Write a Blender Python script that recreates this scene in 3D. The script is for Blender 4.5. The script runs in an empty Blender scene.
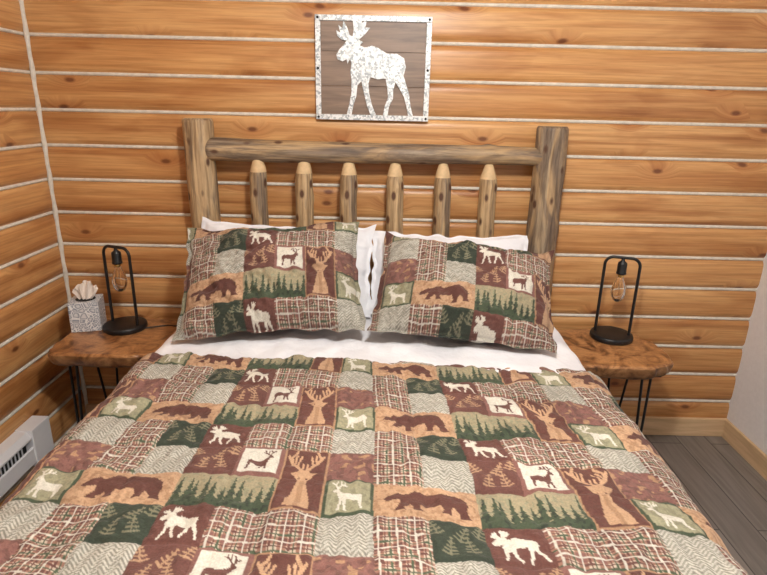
import bpy, bmesh, math, random
import numpy as np
from mathutils import Vector, Matrix, Quaternion
random.seed(3); rng = np.random.default_rng(7)
S = bpy.context.scene
COL = S.collection

def lin(r, g, b):
    def f(c):
        c /= 255.0
        return c/12.92 if c <= 0.04045 else ((c+0.055)/1.055)**2.4
    return (f(r), f(g), f(b))
def lin4(r, g, b): return (*lin(r, g, b), 1.0)

# ---------------------------------------------------------------- materials
class MB:
    def __init__(s, name):
        s.m = bpy.data.materials.new(name); s.m.use_nodes = True
        s.nt = s.m.node_tree; s.b = s.nt.nodes['Principled BSDF']
    def n(s, t, **kw):
        nd = s.nt.nodes.new(t)
        for k, v in kw.items(): setattr(nd, k, v)
        return nd
    def l(s, a, b): s.nt.links.new(a, b)
    def coords(s, scale=(1, 1, 1), src='Object'):
        tc = s.n('ShaderNodeTexCoord'); mp = s.n('ShaderNodeMapping')
        mp.inputs['Scale'].default_value = scale
        s.l(tc.outputs[src], mp.inputs['Vector']); return mp.outputs['Vector']
    def noise(s, vec, scale, detail=4, rough=.5, dist=0):
        nd = s.n('ShaderNodeTexNoise'); nd.inputs['Scale'].default_value = scale
        nd.inputs['Detail'].default_value = detail; nd.inputs['Roughness'].default_value = rough
        nd.inputs['Distortion'].default_value = dist
        s.l(vec, nd.inputs['Vector']); return nd.outputs['Fac']
    def ramp(s, fac, stops):
        nd = s.n('ShaderNodeValToRGB'); cr = nd.color_ramp
        while len(cr.elements) < len(stops): cr.elements.new(.5)
        for e, (p, c) in zip(cr.elements, stops):
            e.position = p; e.color = c if len(c) == 4 else (*c, 1)
        s.l(fac, nd.inputs['Fac']); return nd.outputs['Color']
    def mix(s, fac, a, b, mode='MIX'):
        nd = s.n('ShaderNodeMix', data_type='RGBA', blend_type=mode)
        for inp, v in ((nd.inputs[0], fac), (nd.inputs[6], a), (nd.inputs[7], b)):
            if isinstance(v, bpy.types.NodeSocket): s.l(v, inp)
            else: inp.default_value = v
        return nd.outputs[2]
    def math(s, op, a, b=None, c=None):
        nd = s.n('ShaderNodeMath', operation=op)
        for i, v in enumerate((a, b, c)):
            if v is None: continue
            if isinstance(v, bpy.types.NodeSocket): s.l(v, nd.inputs[i])
            else: nd.inputs[i].default_value = v
        return nd.outputs[0]
    def bump(s, h, strength=.3, dist=.01):
        nd = s.n('ShaderNodeBump'); nd.inputs['Strength'].default_value = strength
        nd.inputs['Distance'].default_value = dist
        s.l(h, nd.inputs['Height']); s.l(nd.outputs['Normal'], s.b.inputs['Normal'])
    def set(s, **kw):
        for k, v in kw.items(): s.b.inputs[k.replace('_', ' ')].default_value = v
    def base(s, c):
        if isinstance(c, bpy.types.NodeSocket): s.l(c, s.b.inputs['Base Color'])
        else: s.b.inputs['Base Color'].default_value = c

def simple(name, c, rough=.5, metal=0, var=.0, nscale=20, bump=0):
    m = MB(name); m.set(Roughness=rough, Metallic=metal)
    v = m.coords(); f = m.noise(v, nscale, 4)
    d = tuple(x*(1-var) for x in c[:3]); e = tuple(min(1, x*(1+var)) for x in c[:3])
    m.base(m.ramp(f, [(.3, d), (.7, e)]))
    if bump: m.bump(f, bump, .004)
    return m.m

def board_wood(name):
    m = MB(name); m.set(Roughness=.36)
    tc = m.n('ShaderNodeTexCoord'); sp = m.n('ShaderNodeSeparateXYZ'); m.l(tc.outputs['Object'], sp.inputs[0])
    along = m.math('ADD', sp.outputs[0], sp.outputs[1])
    z = sp.outputs[2]
    idx = m.math('FLOOR', m.math('DIVIDE', m.math('SUBTRACT', z, .039-.148*2), .148))
    wn = m.n('ShaderNodeTexWhiteNoise', noise_dimensions='1D'); m.l(idx, wn.inputs['W'])
    off = m.math('MULTIPLY', wn.outputs['Value'], 37.0)
    al = m.math('ADD', along, off)
    cb = m.n('ShaderNodeCombineXYZ')
    m.l(m.math('MULTIPLY', al, .9), cb.inputs[0]); m.l(m.math('MULTIPLY', z, 24.0), cb.inputs[1]); m.l(off, cb.inputs[2])
    cb2 = m.n('ShaderNodeCombineXYZ')
    m.l(m.math('MULTIPLY', al, 3.2), cb2.inputs[0]); m.l(m.math('MULTIPLY', z, 6.757), cb2.inputs[1])
    vo = m.n('ShaderNodeTexVoronoi'); vo.voronoi_dimensions = '2D'; vo.inputs['Scale'].default_value = 1.0
    m.l(cb2.outputs[0], vo.inputs['Vector'])
    sc = m.n('ShaderNodeSeparateColor'); m.l(vo.outputs['Color'], sc.inputs[0])
    gate = m.math('GREATER_THAN', sc.outputs[0], .50)
    kd = m.math('ADD', vo.outputs['Distance'], m.math('MULTIPLY', m.math('SUBTRACT', 1.0, gate), 5.0))
    kn = m.n('ShaderNodeMapRange'); kn.inputs[1].default_value = .04; kn.inputs[2].default_value = .09
    kn.inputs[3].default_value = 1; kn.inputs[4].default_value = 0; m.l(kd, kn.inputs[0])
    halo = m.n('ShaderNodeMapRange'); halo.inputs[1].default_value = .05; halo.inputs[2].default_value = .32
    halo.inputs[3].default_value = 1; halo.inputs[4].default_value = 0; m.l(kd, halo.inputs[0])
    add = m.n('ShaderNodeVectorMath', operation='ADD')
    cb3 = m.n('ShaderNodeCombineXYZ'); m.l(m.math('MULTIPLY', halo.outputs[0], 1.0), cb3.inputs[1])
    m.l(cb.outputs[0], add.inputs[0]); m.l(cb3.outputs[0], add.inputs[1])
    g1 = m.noise(add.outputs[0], 1.0, 5, .55, .5)
    g2 = m.noise(add.outputs[0], 4.5, 4, .6, .2)
    big = m.noise(m.coords((1.6, 1.6, 6)), 1.3, 3, .5, .5)
    base = m.ramp(g1, [(.25, lin(166, 110, 64)), (.42, lin(200, 146, 92)), (.58, lin(220, 172, 116)), (.78, lin(184, 126, 76))])
    fine = m.ramp(g2, [(.34, (.62, .53, .45)), (.56, (1, 1, 1))])
    c = m.mix(.55, base, fine, 'MULTIPLY')
    c = m.mix(.85, c, m.ramp(big, [(.36, (.76, .65, .55)), (.5, (1, 1, 1)), (.65, (1, .98, .95))]), 'MULTIPLY')
    tint = m.ramp(wn.outputs['Value'], [(.0, (.82, .73, .64)), (.35, (1, 1, 1)), (.7, (.93, .86, .79)), (1, (1.0, .98, .95))])
    c = m.mix(.8, c, tint, 'MULTIPLY')
    c = m.mix(m.math('MULTIPLY', halo.outputs[0], .4), c, lin4(164, 94, 48))
    c = m.mix(m.math('MULTIPLY', kn.outputs[0], .85), c, lin4(100, 50, 26))
    m.base(c); m.bump(g2, .12, .002)
    return m.m

def log_mat(name, dark=.5):
    m = MB(name); m.set(Roughness=.55)
    v = m.coords((22, 22, 1.8)); v2 = m.coords((9, 9, 1.6)); v3 = m.coords((60, 60, 3))
    g = m.noise(v, 1.0, 6, .7, .9); p = m.noise(v2, 1.4, 4, .6, 1.2); f = m.noise(v3, 1.5, 4, .6)
    wood = m.ramp(g, [(.25, lin(136, 106, 76)), (.5, lin(186, 156, 116)), (.7, lin(212, 186, 146))])
    bark = m.ramp(g, [(.3, lin(74, 60, 50)), (.5, lin(120, 102, 86)), (.72, lin(164, 146, 122))])
    k = m.ramp(m.math('ADD', m.math('MULTIPLY', p, .7), m.math('MULTIPLY', g, .3)), [(dark-.05, (0, 0, 0)), (dark+.05, (1, 1, 1))])
    c = m.mix(k, wood, bark)
    c = m.mix(.6, c, m.ramp(f, [(.40, (.34, .29, .25)), (.54, (1, 1, 1))]), 'MULTIPLY')
    vo = m.n('ShaderNodeTexVoronoi'); vo.inputs['Scale'].default_value = 1.0
    m.l(m.coords((18, 18, 9)), vo.inputs['Vector'])
    kk = m.ramp(vo.outputs['Distance'], [(.12, (1, 1, 1)), (.22, (0, 0, 0))])
    c = m.mix(kk, c, lin4(80, 50, 32))
    m.base(c); m.bump(g, .7, .008); return m.m

def slab_mat(name, dk=1.0):
    m = MB(name); m.set(Roughness=.35)
    v = m.coords((1, 1, 1)); g = m.noise(v, 7, 6, .6, 2.2); g2 = m.noise(m.coords((5, 26, 6)), 3, 4, .5, 1.5)
    f = lambda r, g, b: tuple(x*dk for x in lin(r, g, b))
    c = m.ramp(g, [(.32, f(84, 50, 28)), (.44, f(156, 106, 64)), (.58, f(198, 146, 96)), (.72, f(134, 86, 50))])
    c = m.mix(.6, c, m.ramp(g2, [(.35, (.5, .4, .3)), (.58, (1, 1, 1))]), 'MULTIPLY')
    m.base(c); m.bump(g2, .2, .003); return m.m

def floor_mat():
    m = MB('grey_vinyl_plank'); m.set(Roughness=.4)
    br = m.n('ShaderNodeTexBrick'); br.inputs['Scale'].default_value = 1.0
    tc = m.n('ShaderNodeTexCoord'); mp = m.n('ShaderNodeMapping'); mp.inputs['Rotation'].default_value = (0, 0, math.pi/2)
    m.l(tc.outputs['Object'], mp.inputs[0]); m.l(mp.outputs[0], br.inputs['Vector'])
    br.inputs['Brick Width'].default_value = 1.2; br.inputs['Row Height'].default_value = .15
    br.inputs['Mortar Size'].default_value = .0025
    br.inputs['Color1'].default_value = lin4(142, 135, 129); br.inputs['Color2'].default_value = lin4(122, 115, 110)
    br.inputs['Mortar'].default_value = lin4(66, 62, 59)
    g = m.noise(m.coords((30, 2, 1)), 1.5, 6, .6, .6)
    c = m.mix(.65, br.outputs['Color'], m.ramp(g, [(.3, (.5, .48, .46)), (.6, (1, 1, 1))]), 'MULTIPLY')
    m.base(c); return m.m

def attr_mat(name, rough=.9):
    m = MB(name); m.set(Roughness=rough)
    at = m.n('ShaderNodeAttribute', attribute_name='Col')
    g = m.noise(m.coords(), 230, 3)
    c = m.mix(.6, at.outputs['Color'], m.ramp(g, [(.35, (.62, .62, .62)), (.65, (1, 1, 1))]), 'MULTIPLY')
    m.base(c); m.bump(m.noise(m.coords(), 40, 4, .6), .8, .011)
    m.b.inputs['Sheen Weight'].default_value = .06
    return m.m

def galv_mat():
    m = MB('galvanised_metal'); m.set(Roughness=.45, Metallic=.2)
    vo = m.n('ShaderNodeTexVoronoi'); vo.inputs['Scale'].default_value = 130
    m.l(m.coords(), vo.inputs['Vector'])
    n = m.noise(m.coords(), 60, 5, .7)
    sc = m.n('ShaderNodeSeparateColor'); m.l(vo.outputs['Color'], sc.inputs[0])
    a = m.math('ADD', m.math('MULTIPLY', sc.outputs[0], .5), m.math('MULTIPLY', n, .5))
    m.base(m.ramp(a, [(.3, lin(160, 166, 170)), (.45, lin(206, 209, 210)), (.6, lin(234, 235, 235))]))
    return m.m

def pine_mat(name, c1, c2):
    m = MB(name); m.set(Roughness=.45)
    g = m.noise(m.coords((2, 2, 25)), 1.6, 5, .6, .6)
    m.base(m.ramp(g, [(.3, c1), (.65, c2)])); return m.m

M_board = board_wood('pine_log_siding')
M_chink = simple('chinking', lin(220, 214, 202), .85, var=.12, nscale=40, bump=.3)
M_log = log_mat('peeled_log', .55); M_log2 = log_mat('peeled_log_dark', .47)
M_logend = simple('log_cut_end', lin(206, 176, 134), .7, var=.15, nscale=40)
M_slab = slab_mat('burl_slab_wood'); M_slabedge = slab_mat('live_edge_bark', .55); M_floor = floor_mat()
M_drywall = simple('painted_drywall', lin(240, 238, 240), .85, var=.03, nscale=60, bump=.08)
M_pinetrim = pine_mat('pine_trim', lin(200, 166, 126), lin(230, 198, 158))
M_black = simple('black_metal', (.008, .008, .009), .4, 0, .1)
M_sheet = MB('white_cotton'); M_sheet.set(Roughness=.9)
M_sheet.base(M_sheet.ramp(M_sheet.noise(M_sheet.coords(), 8, 4), [(.3, lin(228, 228, 234)), (.7, lin(242, 242, 246))]))
M_sheet.bump(M_sheet.noise(M_sheet.coords(), 14, 5, .6), .4, .025); M_sheet = M_sheet.m
M_quilt = attr_mat('patchwork_fabric'); M_galv = galv_mat()
M_heater = simple('white_enamel', lin(238, 238, 242), .35, 0, .02)
M_dark = simple('dark_gap', (.01, .01, .01), .8)
M_brass = simple('brass', (.6, .4, .15), .3, 1)

# ---------------------------------------------------------------- mesh helpers
def link(o, parent=None):
    COL.objects.link(o)
    if parent is not None: o.parent = parent
    return o
def empty(name, loc=(0, 0, 0)):
    e = bpy.data.objects.new(name, None); e.location = loc; e.empty_display_size = .1
    COL.objects.link(e); return e
def mesh_obj(name, verts, faces, mats, parent=None, smooth=False, mi=None, loc=(0, 0, 0)):
    me = bpy.data.meshes.new(name); me.from_pydata([tuple(v) for v in verts], [], faces)
    for m in (mats if isinstance(mats, (list, tuple)) else [mats]): me.materials.append(m)
    if mi is not None: me.polygons.foreach_set('material_index', mi)
    if smooth: me.polygons.foreach_set('use_smooth', [True]*len(me.polygons))
    me.update(); o = bpy.data.objects.new(name, me); o.location = loc
    return link(o, parent)
def bm_obj(name, bm, mats, parent=None, smooth=False, loc=(0, 0, 0)):
    bmesh.ops.recalc_face_normals(bm, faces=bm.faces)
    me = bpy.data.meshes.new(name); bm.to_mesh(me); bm.free()
    for m in (mats if isinstance(mats, (list, tuple)) else [mats]): me.materials.append(m)
    if smooth: me.polygons.foreach_set('use_smooth', [True]*len(me.polygons))
    o = bpy.data.objects.new(name, me); o.location = loc; return link(o, parent)
def box(name, lo, hi, mat, parent=None, bev=0, seg=2, loc=(0, 0, 0)):
    bm = bmesh.new(); bmesh.ops.create_cube(bm, size=1)
    for v in bm.verts:
        v.co = Vector([(lo[i]+hi[i])/2 + v.co[i]*(hi[i]-lo[i]) for i in range(3)])
    if bev: bmesh.ops.bevel(bm, geom=bm.edges[:], offset=bev, segments=seg, affect='EDGES', profile=.5)
    return bm_obj(name, bm, mat, parent, bev > 0 and seg > 3, loc)
def lathe(name, prof, mat, parent=None, seg=32, loc=(0, 0, 0)):
    vs, fs = [], []
    for r, z in prof:
        for i in range(seg):
            a = 2*math.pi*i/seg; vs.append((r*math.cos(a), r*math.sin(a), z))
    for j in range(len(prof)-1):
        for i in range(seg):
            k = (i+1) % seg; fs.append((j*seg+i, j*seg+k, (j+1)*seg+k, (j+1)*seg+i))
    fs.append(tuple(reversed(range(seg)))); fs.append(tuple((len(prof)-1)*seg+i for i in range(seg)))
    return mesh_obj(name, vs, fs, mat, parent, True, loc=loc)
def tube(name, pts, r, mat, parent=None, cyclic=False, loc=(0, 0, 0), kind='POLY', res=4):
    cu = bpy.data.curves.new(name, 'CURVE'); cu.dimensions = '3D'; cu.bevel_depth = r; cu.bevel_resolution = res
    cu.use_fill_caps = True
    if kind == 'POLY':
        sp = cu.splines.new('POLY'); sp.points.add(len(pts)-1)
        for p, q in zip(sp.points, pts): p.co = (*q, 1)
    else:
        sp = cu.splines.new('NURBS'); sp.points.add(len(pts)-1); sp.order_u = 4; sp.use_endpoint_u = True; sp.resolution_u = 10
        for p, q in zip(sp.points, pts): p.co = (*q, 1)
    sp.use_cyclic_u = cyclic; cu.materials.append(mat)
    o = bpy.data.objects.new(name, cu); o.location = loc; return link(o, parent)

def vnoise(x, y, seed=0):
    r = np.random.default_rng(seed); G = r.random((64, 64))
    xi = np.floor(x).astype(int); yi = np.floor(y).astype(int); fx = x-xi; fy = y-yi
    fx = fx*fx*(3-2*fx); fy = fy*fy*(3-2*fy)
    a = G[xi % 64, yi % 64]; b = G[(xi+1) % 64, yi % 64]; c = G[xi % 64, (yi+1) % 64]; d = G[(xi+1) % 64, (yi+1) % 64]
    return (a*(1-fx)+b*fx)*(1-fy)+(c*(1-fx)+d*fx)*fy - .5

# ---------------------------------------------------------------- quilt pattern
MOOSE_PX = [(337,60),(336,56),(339,51),(344,46),(346,43),(341,42),(337,39),(336,34),(340,36),(338,29),(342,32),(343,25),(347,32),(349,38),(352,39),(353,33),(352,25),(354,19),(357,26),(360,20),(361,27),(366,24),(364,31),(369,31),(364,37),(358,42),(362,44),(359,47),(364,49),(371,47),(377,49),(386,54),(396,54),(403,58),(405,66),(403,74),(406,83),(409,91),(411,103),(414,113),(409,113),(407,104),(404,94),(399,86),(395,80),(393,88),(393,96),(389,104),(388,113),(383,113),(385,103),(388,95),(387,86),(385,77),(377,78),(370,76),(368,82),(369,92),(372,103),(376,112),(371,113),(367,104),(364,93),(361,80),(357,84),(356,94),(353,103),(351,113),(346,113),(349,102),(351,91),(351,80),(350,71),(351,63),(349,60),(347,64),(346,60),(342,62)]
MOOSE = [((x-336)/78, (114-y)/95) for x, y in MOOSE_PX]
BEAR = [(.02,.40),(.05,.52),(.12,.58),(.16,.68),(.19,.76),(.23,.70),(.30,.74),(.38,.88),(.48,.84),(.60,.82),(.74,.88),(.86,.82),(.95,.66),(.97,.45),(.95,.30),(.97,.15),(1.0,.03),(.87,.03),(.86,.18),(.80,.34),(.77,.22),(.77,.05),(.66,.05),(.69,.2),(.65,.38),(.52,.34),(.44,.32),(.43,.18),(.46,.03),(.35,.03),(.35,.18),(.32,.3),(.29,.2),(.24,.13),(.27,.03),(.14,.03),(.17,.16),(.21,.32),(.2,.44),(.14,.36),(.06,.33)]
ELK = [(.10,.60),(.12,.68),(.2,.74),(.25,.73),(.31,.62),(.42,.54),(.6,.54),(.78,.57),(.85,.50),(.84,.36),(.82,.22),(.87,.02),(.80,.02),(.76,.2),(.73,.33),(.6,.30),(.45,.28),(.44,.16),(.47,.02),(.40,.02),(.38,.16),(.36,.28),(.32,.14),(.30,.02),(.23,.02),(.27,.2),(.27,.36),(.23,.48),(.21,.60),(.15,.58)]
ELKA = [((.23,.73),(.30,.84)),((.30,.84),(.44,.90)),((.30,.84),(.30,.98)),((.22,.74),(.17,.86)),((.17,.86),(.22,.98)),((.17,.86),(.08,.92)),((.37,.87),(.40,.98))]
HEAD = [(.5-.30,.0),(.5-.27,.14),(.5-.18,.28),(.5-.13,.36),(.5-.12,.44),(.5-.17,.49),(.5-.34,.58),(.5-.16,.58),(.5-.10,.62),(.5+.10,.62),(.5+.16,.58),(.5+.34,.58),(.5+.17,.49),(.5+.12,.44),(.5+.13,.36),(.5+.18,.28),(.5+.27,.14),(.5+.30,.0)]
HA = []
for s in (-1, 1):
    q = lambda x, y: (.5+s*x, y)
    HA += [(q(.06,.6),q(.17,.68)),(q(.17,.68),q(.33,.75)),(q(.33,.75),q(.36,.86)),(q(.36,.86),q(.25,.97)),(q(.20,.70),q(.13,.86)),(q(.33,.76),q(.45,.88)),(q(.28,.73),q(.24,.88)),(q(.07,.6),(.5+s*.05,.72))]
def inpoly(x, y, P):
    r = np.zeros(x.shape, bool); n = len(P)
    for i in range(n):
        x1, y1 = P[i]; x2, y2 = P[(i+1) % n]
        if y1 == y2: continue
        c = ((y1 > y) != (y2 > y)) & (x < (x2-x1)*(y-y1)/(y2-y1)+x1); r ^= c
    return r
def nearseg(x, y, segs, w):
    r = np.zeros(x.shape, bool)
    for (ax, ay), (bx, by) in segs:
        dx, dy = bx-ax, by-ay; t = np.clip(((x-ax)*dx+(y-ay)*dy)/(dx*dx+dy*dy), 0, 1)
        r |= ((x-ax-t*dx)**2+(y-ay-t*dy)**2) < w*w
    return r
K = {k: np.array(lin(*v)) for k, v in dict(
    mauve=(130, 90, 82), mauved=(102, 65, 58), brown=(98, 60, 52), cream=(216, 211, 198),
    green=(66, 77, 58), greend=(49, 58, 46), sage=(156, 152, 124), tan=(190, 154, 122), tand=(168, 132, 102),
    bear=(92, 56, 48), grey=(196, 192, 180), greyd=(138, 135, 124)).items()}
UX, UY = .0542, .0533
PATCH = [(0,4,0,2,'bear'),(4,8,0,2,'trees'),(8,10,4,8,'head'),(10,12,0,2,'sdeer'),(0,2,2,6,'plaid'),(2,4,2,4,'gleaf'),
         (2,4,4,6,'herr'),(4,6,2,4,'moose'),(6,8,2,4,'plaid2'),(4,6,4,6,'mleaf'),(6,8,4,6,'elk'),(8,10,2,4,'plaid'),
         (10,12,2,4,'herr'),(10,12,4,6,'mauve')]
def pattern(a, b):
    sh = a.shape; a = a.ravel(); b = b.ravel(); C = np.zeros((a.size, 3))
    ua = np.mod(a/UX, 12); ub = np.mod(b/UY, 6)
    for a0, a1, b0, b1, k in PATCH:
        ubb = np.where(ub < 2, ub+6, ub) if b1 > 6 else ub
        m = np.nonzero((ua >= a0) & (ua < a1) & (ubb >= b0) & (ubb < b1))[0]
        if not m.size: continue
        x = (ua[m]-a0)/(a1-a0); y = 1-(ubb[m]-b0)/(b1-b0); xm = a[m]; ym = b[m]
        c = np.zeros((m.size, 3)); n1 = vnoise(xm*160, ym*160, 5)
        if k == 'bear':
            c[:] = K['tan']; c[n1 > .1] = K['tand']; c[inpoly((x-.08)/.84, (y-.14)/.74, BEAR)] = K['bear']
        elif k == 'trees':
            c[:] = K['sage']*.75+K['tan']*.2; c[n1 > .15] = K['sage']*.85
            rr = random.Random(5); t = np.zeros(m.size, bool)
            for i in range(11):
                xc = (i+.5)/11+rr.uniform(-.02, .02); H = rr.uniform(.55, .92); W = rr.uniform(.06, .075)
                h = (y-.04)/H; w = W*(1-h)*(.5+.6*(1-np.mod(h*5, 1)))
                t |= (h > 0) & (h < 1) & (np.abs(x-xc) < w)
            t |= y < .2
            c[t] = K['green']; c[t & (n1 > .2)] = K['greend']
        elif k == 'head':
            c[:] = K['brown']; h = inpoly((x-.08)/.84, (y-.04)/.94, HEAD); an = nearseg((x-.06)/.88, (y-.04)/.94, HA, .028)
            c[h] = K['tan']; c[h & (np.abs(x-.5) < .05) & (y < .45)] = K['tand']
            c[h & (np.abs(np.abs(x-.5)-.08) < .02) & (np.abs(y-.50) < .012)] = K['brown']; c[an] = K['tan']*1.05
            e = (x < .04) | (x > .96) | (y < .02) | (y > .98); c[e] = K['tand']
        elif k == 'sdeer':
            c[:] = K['sage']; c[n1 > .1] = K['sage']*.8
            d = inpoly((x-.1)/.8, (y-.1)/.8, ELK) | nearseg((x-.1)/.8, (y-.1)/.8, ELKA, .022); c[d] = K['cream']
            e = (x < .06) | (x > .94) | (y < .06) | (y > .94); c[e] = K['green']
        elif k == 'elk':
            c[:] = K['cream']; xx = 1-x
            d = inpoly((xx-.14)/.72, (y-.14)/.72, ELK) | nearseg((xx-.14)/.72, (y-.14)/.72, ELKA, .025); c[d] = K['mauved']
            e = (x < .09) | (x > .91) | (y < .09) | (y > .91); c[e] = K['mauve']
        elif k == 'moose':
            c[:] = K['brown']; c[n1 > .22] = K['mauved']; c[inpoly((x-.08)/.84, (y-.08)/.84, MOOSE)] = K['cream']
        elif k in ('gleaf', 'mleaf'):
            bg, fg = (K['greend'], K['sage']*.55) if k == 'gleaf' else (K['mauved'], K['tan']*.8)
            c[:] = bg; l = np.zeros(m.size, bool)
            for (sx, sy, an) in ((.3, .15, .15), (.72, .2, -.2), (.5, .5, .5), (.15, .6, -.4), (.85, .65, .3)):
                ca, sa = math.cos(an), math.sin(an); px = (x-sx)*ca-(y-sy)*sa; py = (x-sx)*sa+(y-sy)*ca
                q = (py > 0) & (py < .42); v = np.mod(py*11, 1)
                l |= q & ((np.abs(px) < .015) | ((np.abs(px) < .16*(1-py/.5)) & (np.abs(v-.3-np.abs(px)*3) < .22)))
            c[l] = fg
        elif k == 'mauve':
            c[:] = K['mauve']; l = (vnoise(xm*110, ym*110, 9) > .12); c[l] = K['mauve']*.72
            c[(vnoise(xm*90+9, ym*90, 11) > .28)] = K['tand']
        elif k == 'herr':
            c[:] = K['grey']; t = np.abs(np.mod(xm/.014, 2)-1)
            c[np.mod(ym/.0085+t*1.5, 1) > .5] = K['greyd']
        else:
            p = .0361
            fx = np.mod((xm)/p, 1); fy = np.mod((ym)/p, 1); bx = fx < .5; by = fy < .5
            c[:] = K['cream']*.5+K['tan']*.42
            o = bx ^ by; c[o] = (K['mauve']*.9+K['tan']*.22); c[bx & by] = K['mauved'] if k == 'plaid' else K['mauve']
            c[(np.abs(fx-.62) < .045) | (np.abs(fy-.62) < .045)] = K['mauved']
            c[(np.abs(fx-.85) < .045) | (np.abs(fy-.85) < .045)] = K['green']*1.3
            c[(np.abs(fx-.25) < .045) | (np.abs(fy-.25) < .045)] = K['cream']*.9
        C[m] = c
    C *= (1+.25*vnoise(a*9, b*9, 3))[:, None]
    return C.reshape(*sh, 3)
def seamdepth(a, b):
    ga = np.mod(a/UX, 2); gb = np.mod(b/UY, 2)
    da = np.minimum(ga, 2-ga)*UX; db = np.minimum(gb, 2-gb)*UY
    return np.exp(-(da/.006)**2)+np.exp(-(db/.006)**2)

def grid_mesh(name, grids, mat, parent=None):
    vs, qs, cs = [], [], []; off = 0
    for P, C in grids:
        n, m = P.shape[:2]; vs.append(P.reshape(-1, 3))
        idx = np.arange(n*m).reshape(n, m)+off
        qs.append(np.stack([idx[:-1, :-1], idx[:-1, 1:], idx[1:, 1:], idx[1:, :-1]], -1).reshape(-1, 4))
        if C is not None: cs.append(np.concatenate([C.reshape(-1, 3), np.ones((n*m, 1))], 1))
        off += n*m
    V = np.concatenate(vs).astype(np.float32); Q = np.concatenate(qs).astype(np.int32)
    me = bpy.data.meshes.new(name); me.vertices.add(len(V)); me.vertices.foreach_set('co', V.ravel())
    me.loops.add(Q.size); me.loops.foreach_set('vertex_index', Q.ravel())
    me.polygons.add(len(Q)); me.polygons.foreach_set('loop_start', np.arange(0, Q.size, 4, dtype=np.int32))
    me.update(calc_edges=True); me.validate()
    me.polygons.foreach_set('use_smooth', np.ones(len(me.polygons), bool))
    if cs:
        at = me.color_attributes.new('Col', 'FLOAT_COLOR', 'POINT')
        at.data.foreach_set('color', np.concatenate(cs).astype(np.float32).ravel())
    me.materials.append(mat); me.update()
    o = bpy.data.objects.new(name, me); return link(o, parent)

# ---------------------------------------------------------------- room
YB, XL, XR, YF, ZC = 2.5, -1.51, 1.755, -1.6, 2.42
def board_wall(name, fn, L0, L1):
    vs, fs, mi = [], [], []
    def strip(prof, mat):
        b = len(vs)
        for o, z in prof: vs.append(fn(L0, o, z)); vs.append(fn(L1, o, z))
        for i in range(len(prof)-1):
            fs.append((b+2*i, b+2*i+1, b+2*i+3, b+2*i+2)); mi.append(mat)
    k = -1
    while True:
        z0 = .039+.148*k
        if z0 > ZC: break
        z1 = z0+.148
        prof = []
        for i in range(17):
            s = -1+i/8; prof.append((.016*(1-abs(s)**6)*1.0, (z0+z1)/2+s*(.148/2-.0045)))
        prof = [(o, min(max(z, 0), ZC)) for o, z in prof]
        strip(prof, 0)
        if z1 < ZC-.02:
            strip([(.001, z1-.008), (.008, z1-.0055), (.011, z1-.002), (.011, z1+.002), (.008, z1+.0055), (.001, z1+.008)], 1)
        k += 1
    b = len(vs)
    for p in ((L0, 0, 0), (L1, 0, 0), (L1, 0, ZC), (L0, 0, ZC), (L0, -.08, 0), (L1, -.08, 0), (L1, -.08, ZC), (L0, -.08, ZC)): vs.append(fn(*p))
    for q in ((0, 1, 2, 3), (4, 5, 6, 7), (0, 1, 5, 4), (2, 3, 7, 6), (1, 2, 6, 5), (0, 3, 7, 4)):
        fs.append(tuple(b+i for i in q)); mi.append(1)
    o = mesh_obj(name, vs, fs, [M_board, M_chink], smooth=False, mi=mi)
    o.data.polygons.foreach_set('use_smooth', [i < len(fs)-6 for i in range(len(fs))]); return o
board_wall('wall_back', lambda a, o, z: (a, YB-o, z), XL, XR)
board_wall('wall_left', lambda a, o, z: (XL+o, a, z), YF, YB)
box('wall_right', (XR, YF, 0), (XR+.08, YB+.08, ZC), M_drywall)
box('floor', (XL-.08, YF, -.06), (XR+.08, YB+.08, 0), M_floor)
box('ceiling', (XL-.08, YF, ZC), (XR+.08, YB+.08, ZC+.06), simple('ceiling_paint', lin(224, 219, 212), .9, var=.02))
tube('trim_corner', [(XL+.018+.0015*math.sin(i*1.7), YB-.018+.001*math.sin(i*2.3), ZC*i/60) for i in range(61)], .010, M_chink)
box('baseboard_back', (XL+.02, YB-.034, 0), (XR, YB-.016, .10), M_pinetrim, bev=.004)
box('baseboard_right', (XR-.017, YF, 0), (XR-.001, YB-.035, .10), M_pinetrim, bev=.004)

# heater
h = empty('baseboard_heater', (XL+.018, .04, .03))
prof = [(0, .085), (.055, .085), (.068, .10), (.068, .165), (.060, .168), (.060, .10), (.01, .10), (.01, .225), (.045, .225), (.060, .205), (.066, .205), (.066, .212), (.05, .238), (0, .238)]
vs = [(x, y, z) for y in (.55, 2.01) for x, z in prof]; n = len(prof)
fs = [(i, (i+1) % n, n+(i+1) % n, n+i) for i in range(n)]+[tuple(range(n)), tuple(range(n, 2*n))]
bm = bmesh.new(); bv = [bm.verts.new(v) for v in vs]
for f in fs: bm.faces.new([bv[i] for i in f])
bmesh.ops.triangulate(bm, faces=[f for f in bm.faces if len(f.verts) > 4]); bm_obj('housing', bm, M_heater, h)
box('end_cap', (0, 1.92, .075), (.072, 2.04, .244), M_heater, h, bev=.004)
box('element_core', (.012, .56, .12), (.05, 1.9, .20), M_dark, h)
for i in range(0, 60): box('fin_%d' % (i+1), (.012, .6+i*.0215, .115), (.056, .6015+i*.0215, .205), M_heater, h)

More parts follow.
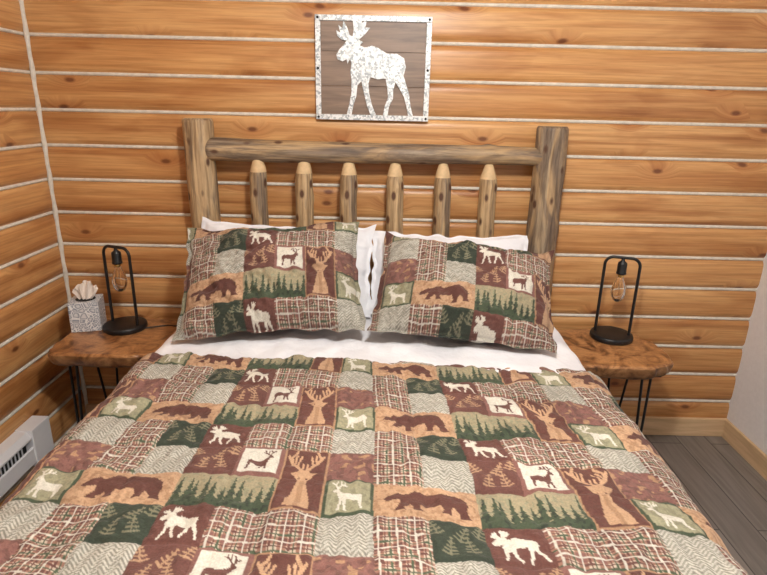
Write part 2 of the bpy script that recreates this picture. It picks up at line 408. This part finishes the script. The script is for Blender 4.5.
# ---------------------------------------------------------------- logs
def make_log(name, p0, p1, r0, r1, mat, parent, seed=0, tip0=0, tip1=0, bow=.006, rough=.05, seg=32, rings=44, round_end=.012):
    p0 = Vector(p0); p1 = Vector(p1); L = (p1-p0).length; r = random.Random(seed)
    ph = [r.uniform(0, 6.28) for _ in range(8)]; vs, fs, mi = [], [], []
    zs = [L*i/rings for i in range(rings+1)]
    for d in (.004, .012, .02, .035): zs += [L-d, d]
    kn = [(r.uniform(.1, .95)*L, r.uniform(0, 6.28), r.uniform(.06, .13)) for _ in range(int(3+L*4))]
    zs = sorted(set(min(L, round(z, 5)) for z in zs))
    for z in zs:
        t = z/L; R = r0+(r1-r0)*t; k = 1.0
        if tip1: 
            d = max(0.0, L-z)
            if d < tip1: k = .42+.58*math.sin(math.pi/2*min(1, d/tip1))**.9
        elif L-z < round_end: k = 1-.12*(1-(L-z)/round_end)**2
        if tip0 and z < tip0: k = .42+.58*(z/tip0)**.7
        elif not tip0 and z < round_end: k *= 1-.12*(1-z/round_end)**2
        cx = bow*math.sin(t*3.1+ph[0]); cy = bow*math.sin(t*2.7+ph[1])
        for i in range(seg):
            a = 2*math.pi*i/seg
            q = 1+rough*(.5*math.sin(2*a+ph[2]+t*2)+.35*math.sin(3*a+ph[3]-t*4)+.35*math.sin(t*17+ph[4]+a)+.25*math.sin(t*31+ph[5]-2*a))
            for kz, ka, kh in kn:
                da = math.atan2(math.sin(a-ka), math.cos(a-ka)); q += kh*math.exp(-(da/.4)**2-((z-kz)/.022)**2)
            vs.append((cx+R*k*q*math.cos(a), cy+R*k*q*math.sin(a), z))
    N = len(zs)
    for j in range(N-1):
        for i in range(seg):
            i2 = (i+1) % seg; fs.append((j*seg+i, j*seg+i2, (j+1)*seg+i2, (j+1)*seg+i))
            mi.append(1 if (tip1 and L-zs[j+1] < tip1*.6) or (tip0 and zs[j] < tip0*.7) else 0)
    fs.append(tuple(reversed(range(seg)))); mi.append(1); fs.append(tuple((N-1)*seg+i for i in range(seg))); mi.append(1)
    o = mesh_obj(name, vs, fs, [mat, M_logend], parent, True, mi)
    o.data.polygons[len(fs)-1].use_smooth = False; o.data.polygons[len(fs)-2].use_smooth = False
    d = (p1-p0).normalized(); o.rotation_mode = 'QUATERNION'; o.rotation_quaternion = Vector((0, 0, 1)).rotation_difference(d)
    o.location = p0; return o
bed = empty('log_bed')
YH = 2.395
make_log('post_left', (-.784, YH, 0), (-.784, YH, 1.50), .064, .061, M_log, bed, 1)
make_log('post_right', (.688, YH, 0), (.684, YH, 1.50), .066, .064, M_log2, bed, 2)
make_log('top_rail', (-.75, YH, 1.385), (.655, YH, 1.368), .047, .038, M_log2, bed, 3, bow=.008, rings=60)
make_log('lower_rail', (-.75, YH, .80), (.655, YH, .80), .045, .042, M_log, bed, 4)
for i, x in enumerate((-.538, -.345, -.154, .041, .241, .437)):
    make_log('spindle_%d' % (i+1), (x, YH-.012, .80), (x+random.uniform(-.006, .006), YH-.012, 1.352-.004*i*.5), .040, .036, M_log if i % 2 else M_log2, bed, 10+i, tip1=.095, bow=.004)
make_log('side_rail_left', (-.78, 2.36, .27), (-.78, .34, .27), .05, .05, M_log, bed, 20)
make_log('side_rail_right', (.685, 2.36, .27), (.685, .34, .27), .05, .05, M_log, bed, 21)
make_log('foot_post_left', (-.72, .42, 0), (-.72, .42, .36), .06, .06, M_log, bed, 22)
make_log('foot_post_right', (.62, .42, 0), (.62, .42, .36), .06, .06, M_log, bed, 23)
box('box_spring', (-.725, .36, .30), (.63, 2.32, .46), M_sheet, bed, bev=.02)
box('mattress', (-.80, .33, .46), (.70, 2.315, .728), M_sheet, bed, bev=.04, seg=5)

# ---------------------------------------------------------------- quilt & sheet
BX0, BX1 = -.828, .728
def drape(s, e0, e1, R, top):
    x = s.copy(); dz = np.zeros_like(s); arc = R*math.pi/2
    for sg, e in ((1, e1), (-1, e0)):
        d = sg*(s-(e-sg*R)); m = d > 0
        th = np.clip(d/R, 0, math.pi/2); rest = np.maximum(d-arc, 0)
        xx = (e-sg*R)+sg*(R*np.sin(th)+rest*.06); zz = R*(1-np.cos(th))+rest
        x = np.where(m, xx, x); dz = np.where(m, zz, dz)
    return x, dz
step = .0025
s = np.arange(BX0-.36, BX1+.36, step); yq0 = 1.70
t = np.arange(0, 1.42+.36, step)
px, dzs = drape(s, BX0, BX1, .075, 0)
ty = -t; py, dzt = drape(ty, -1.41, 5, .07, 0)
Sg, Tg = np.meshgrid(s, t); X, Tt = np.meshgrid(px, py); DS, DT = np.meshgrid(dzs, dzt)
Y = yq0+Tt
hem = (-.035*(Sg+.05)-.006*np.sin(Sg*9))*np.clip(1-Tg/.9, 0, 1); Y = Y+hem
Z = .752-np.maximum(DS, DT)
Yp = yq0-Tg
per = .6504+.09*(1.19-Yp)
A = (Sg+.235)*.6504/per-.221; B = 1.046-.040*(Sg-.1)-Yp
topm = np.exp(-(np.maximum(DS, DT)/.05)**2)
wr = .012*vnoise(Sg*4+3, Tg*4, 21)+.016*vnoise(Sg*11, Tg*9+2, 22)+.013*vnoise(Sg*28, Tg*24, 23)+.007*vnoise(Sg*60, Tg*60, 24)
Ap = A+.010*vnoise(Sg*5, Tg*5, 41); Bp = B+.010*vnoise(Sg*5+7, Tg*5, 42)
sd = seamdepth(Ap, Bp)
Z = Z+wr*(.4+.6*topm)-.0040*sd-.012*np.exp(-(Tg/.012)**1.2)+.006*np.cos((Sg+.05)*2)
side = 1-topm
X = X+np.sign(X)*side*(.02+.03*vnoise(Tg*7, Sg*0, 31)+.010*vnoise(Tg*22, Sg*9, 32))
X = X+.004*vnoise(Tg*5, Sg*5, 33)
Cq = pattern(Ap, Bp)
edge = (Tg < .012); Cq[edge] = K['mauved']
quilt = grid_mesh('patchwork_quilt', [(np.stack([X, Y, Z], -1), Cq)], M_quilt)
s = np.arange(BX0-.2, BX1+.2, .008); t = np.arange(0, .69, .008)
px, dzs = drape(s, BX0+.008, BX1-.008, .07, 0); Sg, Tg = np.meshgrid(s, t); X, _ = np.meshgrid(px, t); DS, _ = np.meshgrid(dzs, t)
Yh = 2.325-Tg; Z = .741-DS+.014*vnoise(Sg*9, Tg*9, 51)+.012*vnoise(Sg*23, Tg*14, 52)
grid_mesh('white_sheet', [(np.stack([X, Yh, Z], -1), None)], M_sheet, bed)

# ---------------------------------------------------------------- pillows
def pillow(name, W, H, T, mat, bottom, top, roll=0, pat=None, step=.0032, seed=0, flange=.95):
    b = Vector(bottom); tp = Vector(top); up = (tp-b).normalized(); right = Vector((1, 0, 0))
    right = (right-up*right.dot(up)).normalized(); nrm = right.cross(up)
    right = Matrix.Rotation(roll, 3, nrm) @ right; up = Matrix.Rotation(roll, 3, nrm) @ up
    nrm = right.cross(up)
    c = (b+tp)/2
    u = np.linspace(-1, 1, int(W/step)); v = np.linspace(-1, 1, int(H/step)); U, V = np.meshgrid(u, v)
    x = W/2*U*(1-.05*U*U*(1-V*V)); y = H/2*V*(1-.09*V*V*(1-U*U))
    x += .014*vnoise(V*6, U*3, seed+1)*U*U; y += .016*vnoise(U*7, V*3, seed+2)*V*V
    eu = np.maximum(1-np.clip(np.abs(U)/flange, 0, 1)**2.6, 0); ev = np.maximum(1-np.clip(np.abs(V)/flange, 0, 1)**2.4, 0)
    env = (eu*ev)**.55
    grids = []
    for sg in (1, -1):
        w = .034*vnoise(U*3+5, V*3, seed+3)+.026*vnoise(U*8+V*3, V*7, seed+4)+.012*vnoise(U*22, V*18, seed+5)
        if not pat: w = w*.6
        z = sg*(T/2*env*(1-.12*V)+w*np.minimum(env*1.5, 1)*1.0)
        z = z+.022*(1-env)*vnoise(U*6+9, V*6, seed+7)
        C = None
        if pat:
            ox, oy = pat; a = x-ox; bb = -(y-oy); C = pattern(a, bb); z = z-sg*.0038*seamdepth(a, bb)*env
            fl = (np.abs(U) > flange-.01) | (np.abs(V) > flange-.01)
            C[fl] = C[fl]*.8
        P = x[..., None]*np.array(right)+y[..., None]*np.array(up)+z[..., None]*np.array(nrm)+np.array(c)
        if sg < 0: P = P[::-1]; C = C[::-1] if C is not None else None
        grids.append((P, C))
    return grid_mesh(name, grids, mat)
pillow('white_bed_pillow', .73, .385, .14, M_sheet, (-.405, 2.125, .785), (-.405, 2.275, 1.065), seed=60, step=.008, roll=-.02)
pillow('white_bed_pillow', .66, .36, .14, M_sheet, (.275, 2.125, .785), (.265, 2.275, 1.035), seed=70, step=.008, roll=-.04)
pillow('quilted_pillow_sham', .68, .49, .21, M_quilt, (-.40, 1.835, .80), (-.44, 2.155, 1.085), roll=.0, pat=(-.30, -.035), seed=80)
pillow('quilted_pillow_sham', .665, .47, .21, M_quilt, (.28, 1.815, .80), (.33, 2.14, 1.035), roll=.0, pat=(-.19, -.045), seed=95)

# ---------------------------------------------------------------- wall art
fr = empty('moose_wall_art', (-.0645, YB-.017, 1.7075))
W2, H2 = .2375, .2025
wb = pine_mat('weathered_board', lin(106, 86, 72), lin(146, 122, 104))
box('backboard_1', (-W2+.012, -.016, -H2+.012), (W2-.012, 0, -.068), wb, fr)
box('backboard_2', (-W2+.012, -.016, -.066), (W2-.012, 0, .066), wb, fr)
box('backboard_3', (-W2+.012, -.016, .068), (W2-.012, 0, H2-.012), wb, fr)
fw = .022
for nm, lo, hi in (('frame_top', (-W2, -.024, H2-fw), (W2, 0, H2)), ('frame_bottom', (-W2, -.024, -H2), (W2, 0, -H2+fw)),
                   ('frame_left', (-W2, -.0235, -H2+fw), (-W2+fw, 0, H2-fw)), ('frame_right', (W2-fw, -.0235, -H2+fw), (W2, 0, H2-fw))):
    box(nm, lo, hi, M_galv, fr, bev=.002)
k = 0
for sx in (-1, 1):
    for zz in (-H2+fw/2, 0, H2-fw/2):
        k += 1; o = lathe('rivet_%d' % k, [(.0055, 0), (.005, .002), (.003, .0035), (.0008, .004)], M_dark, fr, 12)
        o.rotation_euler = (math.pi/2, 0, 0); o.location = (sx*(W2-fw/2), -.023, zz)
bm = bmesh.new()
sc = .00415
vv = [bm.verts.new(((x-371.5)*sc-.003, -.020, (68.5-y)*sc+.001)) for x, y in MOOSE_PX]
f = bm.faces.new(vv); r = bmesh.ops.extrude_face_region(bm, geom=[f])
for g in r['geom']:
    if isinstance(g, bmesh.types.BMVert): g.co.y -= .005
bmesh.ops.triangulate(bm, faces=[q for q in bm.faces if len(q.verts) > 4]); bm_obj('moose_silhouette', bm, M_galv, fr)

# ---------------------------------------------------------------- nightstands
def nightstand(name, cx, cy, W, D, seed):
    e = empty(name, (cx, cy, 0)); r = random.Random(seed); N = 144; ph = [r.uniform(0, 6.28) for _ in range(6)]
    rings = [(.955, .600), (.98, .5975), (.995, .590), (1.0, .578), (.985, .562), (.965, .550), (.94, .542)]
    vs, fs, mi = [], [], []
    for k, z in rings:
        for i in range(N):
            a = 2*math.pi*i/N; ca, sa = math.cos(a), math.sin(a); p = 2/3.6
            x = W/2*abs(ca)**p*(1 if ca > 0 else -1); y = D/2*abs(sa)**p*(1 if sa > 0 else -1)
            q = 1+.035*math.sin(3*a+ph[0])+.03*math.sin(5*a+ph[1])+.018*math.sin(9*a+ph[2])+.010*math.sin(17*a+ph[3]+z*40)+.006*math.sin(31*a+ph[4]+z*90)
            q *= k; vs.append((x*q, y*q, z))
    n = len(rings)
    for j in range(n-1):
        for i in range(N): i2 = (i+1) % N; fs.append((j*N+i, (j+1)*N+i, (j+1)*N+i2, j*N+i2)); mi.append(1 if j >= 2 else 0)
    fs.append(tuple(range(N))); fs.append(tuple(reversed(range((n-1)*N, n*N)))); mi += [0, 1]
    o = mesh_obj('slab', vs, fs, [M_slab, M_slabedge], e, True, mi); o.data.polygons[len(fs)-2].use_smooth = False
    k = 0
    for sx in (-1, 1):
        for sy in (-1, 1):
            k += 1; x, y = sx*(W/2-.105), sy*(D/2-.085); bx, by = x+sx*.012, y+sy*.03
            q0 = Vector((x-sx*.03+.0, y+sy*.045, .545)); q1 = Vector((x+sx*.045, y-sy*.03, .545)); bt = Vector((bx, by, .006))
            off = (q1-q0).normalized()*.012
            pts = [q0, bt-off+Vector((0, 0, .02)), bt-off*.5+Vector((0, 0, .003)), bt, bt+off*.5+Vector((0, 0, .003)), bt+off+Vector((0, 0, .02)), q1]
            tube('hairpin_leg_%d' % k, [tuple(p) for p in pts], .0055, M_black, e)
            box('leg_plate_%d' % k, (x-.04, y-.04, .538), (x+.05, y+.04, .544), M_black, e)
    return e
nightstand('live_edge_nightstand', -1.115, 2.205, .52, .41, 4)
nightstand('live_edge_nightstand', .95, 2.20, .49, .40, 9)

# ---------------------------------------------------------------- lamps
gm = MB('bulb_glass'); gm.set(Roughness=.02, IOR=1.35); gm.b.inputs['Transmission Weight'].default_value = 1; gm.base((1, .97, .92, 1))
M_glass = gm.m
fm = MB('filament'); fm.base((.9, .55, .2, 1)); fm.set(Roughness=.4, Metallic=.6); M_fil = fm.m
def lamp(name, x, y, yaw, cord):
    e = empty(name, (x, y, .601)); e.rotation_euler = (0, 0, yaw)
    lathe('base', [(.0885, 0), (.091, .003), (.091, .018), (.088, .023), (.082, .025), (.02, .026)], M_black, e, 48)
    w, H, R = .070, .37, .035; pts = [(-w, 0, .02)]
    for i in range(9): a = math.pi-i*math.pi/16; pts.append((-w+R+R*math.cos(a), 0, H-R+R*math.sin(a)))
    for i in range(9): a = math.pi/2-i*math.pi/16; pts.append((w-R+R*math.cos(a), 0, H-R+R*math.sin(a)))
    pts.append((w, 0, .02)); tube('hoop', pts, .0065, M_black, e)
    d = -.004
    lathe('socket', [(.006, .374+d), (.008, .36+d), (.018, .352+d), (.0195, .345+d), (.0195, .312+d), (.021, .309+d), (.021, .302+d), (.012, .300+d)], M_black, e, 24)
    lathe('bulb_cap', [(.0125, .302+d), (.0135, .292+d), (.013, .288+d)], M_brass, e, 24)
    lathe('bulb_glass', [(r_, z_+d) for r_, z_ in [(.013, .290), (.015, .278), (.024, .258), (.0305, .235), (.0315, .218), (.028, .200), (.020, .185), (.010, .177), (.002, .174)]], M_glass, e, 28)
    z = []
    for i in range(25):
        a = i*math.pi*2/6; z.append((.011*math.cos(a), .011*math.sin(a), (.27 if i % 2 else .205)+d))
    tube('filament', z, .0009, M_fil, e, res=1)
    lathe('glass_stem', [(.004, .29+d), (.003, .25+d), (.0025, .235+d)], M_glass, e, 10)
    tube('power_cord', cord, .003, M_black, e, kind='NURBS')
lamp('edison_table_lamp', -1.142, 2.285, -.35, [(.085, .02, .006), (.12, .06, .004), (.155, .10, .004), (.185, .09, .004), (.21, .12, .004), (.2, .17, .002), (.18, .20, -.1), (.15, .2, -.4)])
lamp('edison_table_lamp', 1.022, 2.30, -.35, [(.05, .070, .006), (.06, .09, .004), (.05, .12, .002), (.04, .165, -.1), (.03, .165, -.4)])

# tissue box
tb = empty('tissue_box', (-1.305, 2.29, .601)); tb.rotation_euler = (0, 0, .28)
tm = MB('tissue_box_print'); tm.set(Roughness=.5)
wv = tm.n('ShaderNodeTexVoronoi'); wv.feature = 'DISTANCE_TO_EDGE'; wv.inputs['Scale'].default_value = 50; tm.l(tm.coords(), wv.inputs['Vector'])
tm.base(tm.ramp(wv.outputs['Distance'], [(.03, lin(240, 240, 240)), (.10, lin(128, 140, 156)), (.3, lin(222, 222, 224))]))
box('carton', (-.060, -.060, 0), (.060, .060, .132), tm.m, tb, bev=.002)
lathe('opening', [(.040, .1321), (.040, .1327)], M_dark, tb, 24)
M_tis = simple('tissue_paper', lin(250, 238, 228), .9, var=.02)
n1, n2 = 160, 30
for nm, flip, dx in (('tissue', 1, 0), ('tissue_fold', -1, .006)):
    G = np.zeros((n2, n1, 3))
    for j in range(n2):
        tt = j/(n2-1)
        for i in range(n1):
            u = i/(n1-1)*2-1
            wd = .018+.034*tt**.8
            G[j, i] = (dx+flip*u*wd, flip*.010*(1-u*u)+(.004+.012*tt)*math.sin(u*9+tt*3+flip)+.004*math.sin(u*21+tt*5),
                       .130+tt*(.062+.026*max(0.0, 1-abs(u-.25*flip))**1.5-.020*u*u+.006*math.sin(u*11+flip)))
    grid_mesh(nm, [(G, None)], M_tis, tb)

# ---------------------------------------------------------------- lights
cl = empty('ceiling_light', (.15, .75, ZC))
em = MB('light_diffuser'); em.base((1, .97, .92, 1)); em.b.inputs['Emission Color'].default_value = (1, .97, .92, 1); em.b.inputs['Emission Strength'].default_value = 3
lathe('diffuser', [(.17, 0), (.17, -.03), (.15, -.055), (.09, -.075), (.01, -.08)], em.m, cl, 32)
ld = bpy.data.lights.new('ceiling_bulb', 'POINT'); ld.shadow_soft_size = .07; ld.energy = 82; ld.color = (1, .97, .92)
lo = bpy.data.objects.new('ceiling_bulb', ld); lo.location = (0, 0, -.19); link(lo, cl)
w = bpy.data.worlds.new('World'); S.world = w; w.use_nodes = True
w.node_tree.nodes['Background'].inputs[0].default_value = (.98, .98, 1, 1); w.node_tree.nodes['Background'].inputs[1].default_value = .34

# ---------------------------------------------------------------- camera
cd = bpy.data.cameras.new('camera'); cam = bpy.data.objects.new('camera', cd); COL.objects.link(cam)
cd.sensor_width = 36; cd.lens = 36*555/767; cd.clip_start = .02
p = math.radians(18.0); r = math.radians(1.3)
F = Vector((0, math.cos(p), -math.sin(p))); D0 = Vector((0, -math.sin(p), -math.cos(p))); X0 = Vector((1, 0, 0))
R = X0*math.cos(r)-D0*math.sin(r); Dn = X0*math.sin(r)+D0*math.cos(r); U = -Dn; Bk = -F
cam.matrix_world = Matrix(((R.x, U.x, Bk.x, 0), (R.y, U.y, Bk.y, 0), (R.z, U.z, Bk.z, 1.56), (0, 0, 0, 1)))
S.camera = cam
S.view_settings.view_transform = 'Standard'; S.view_settings.look = 'None'
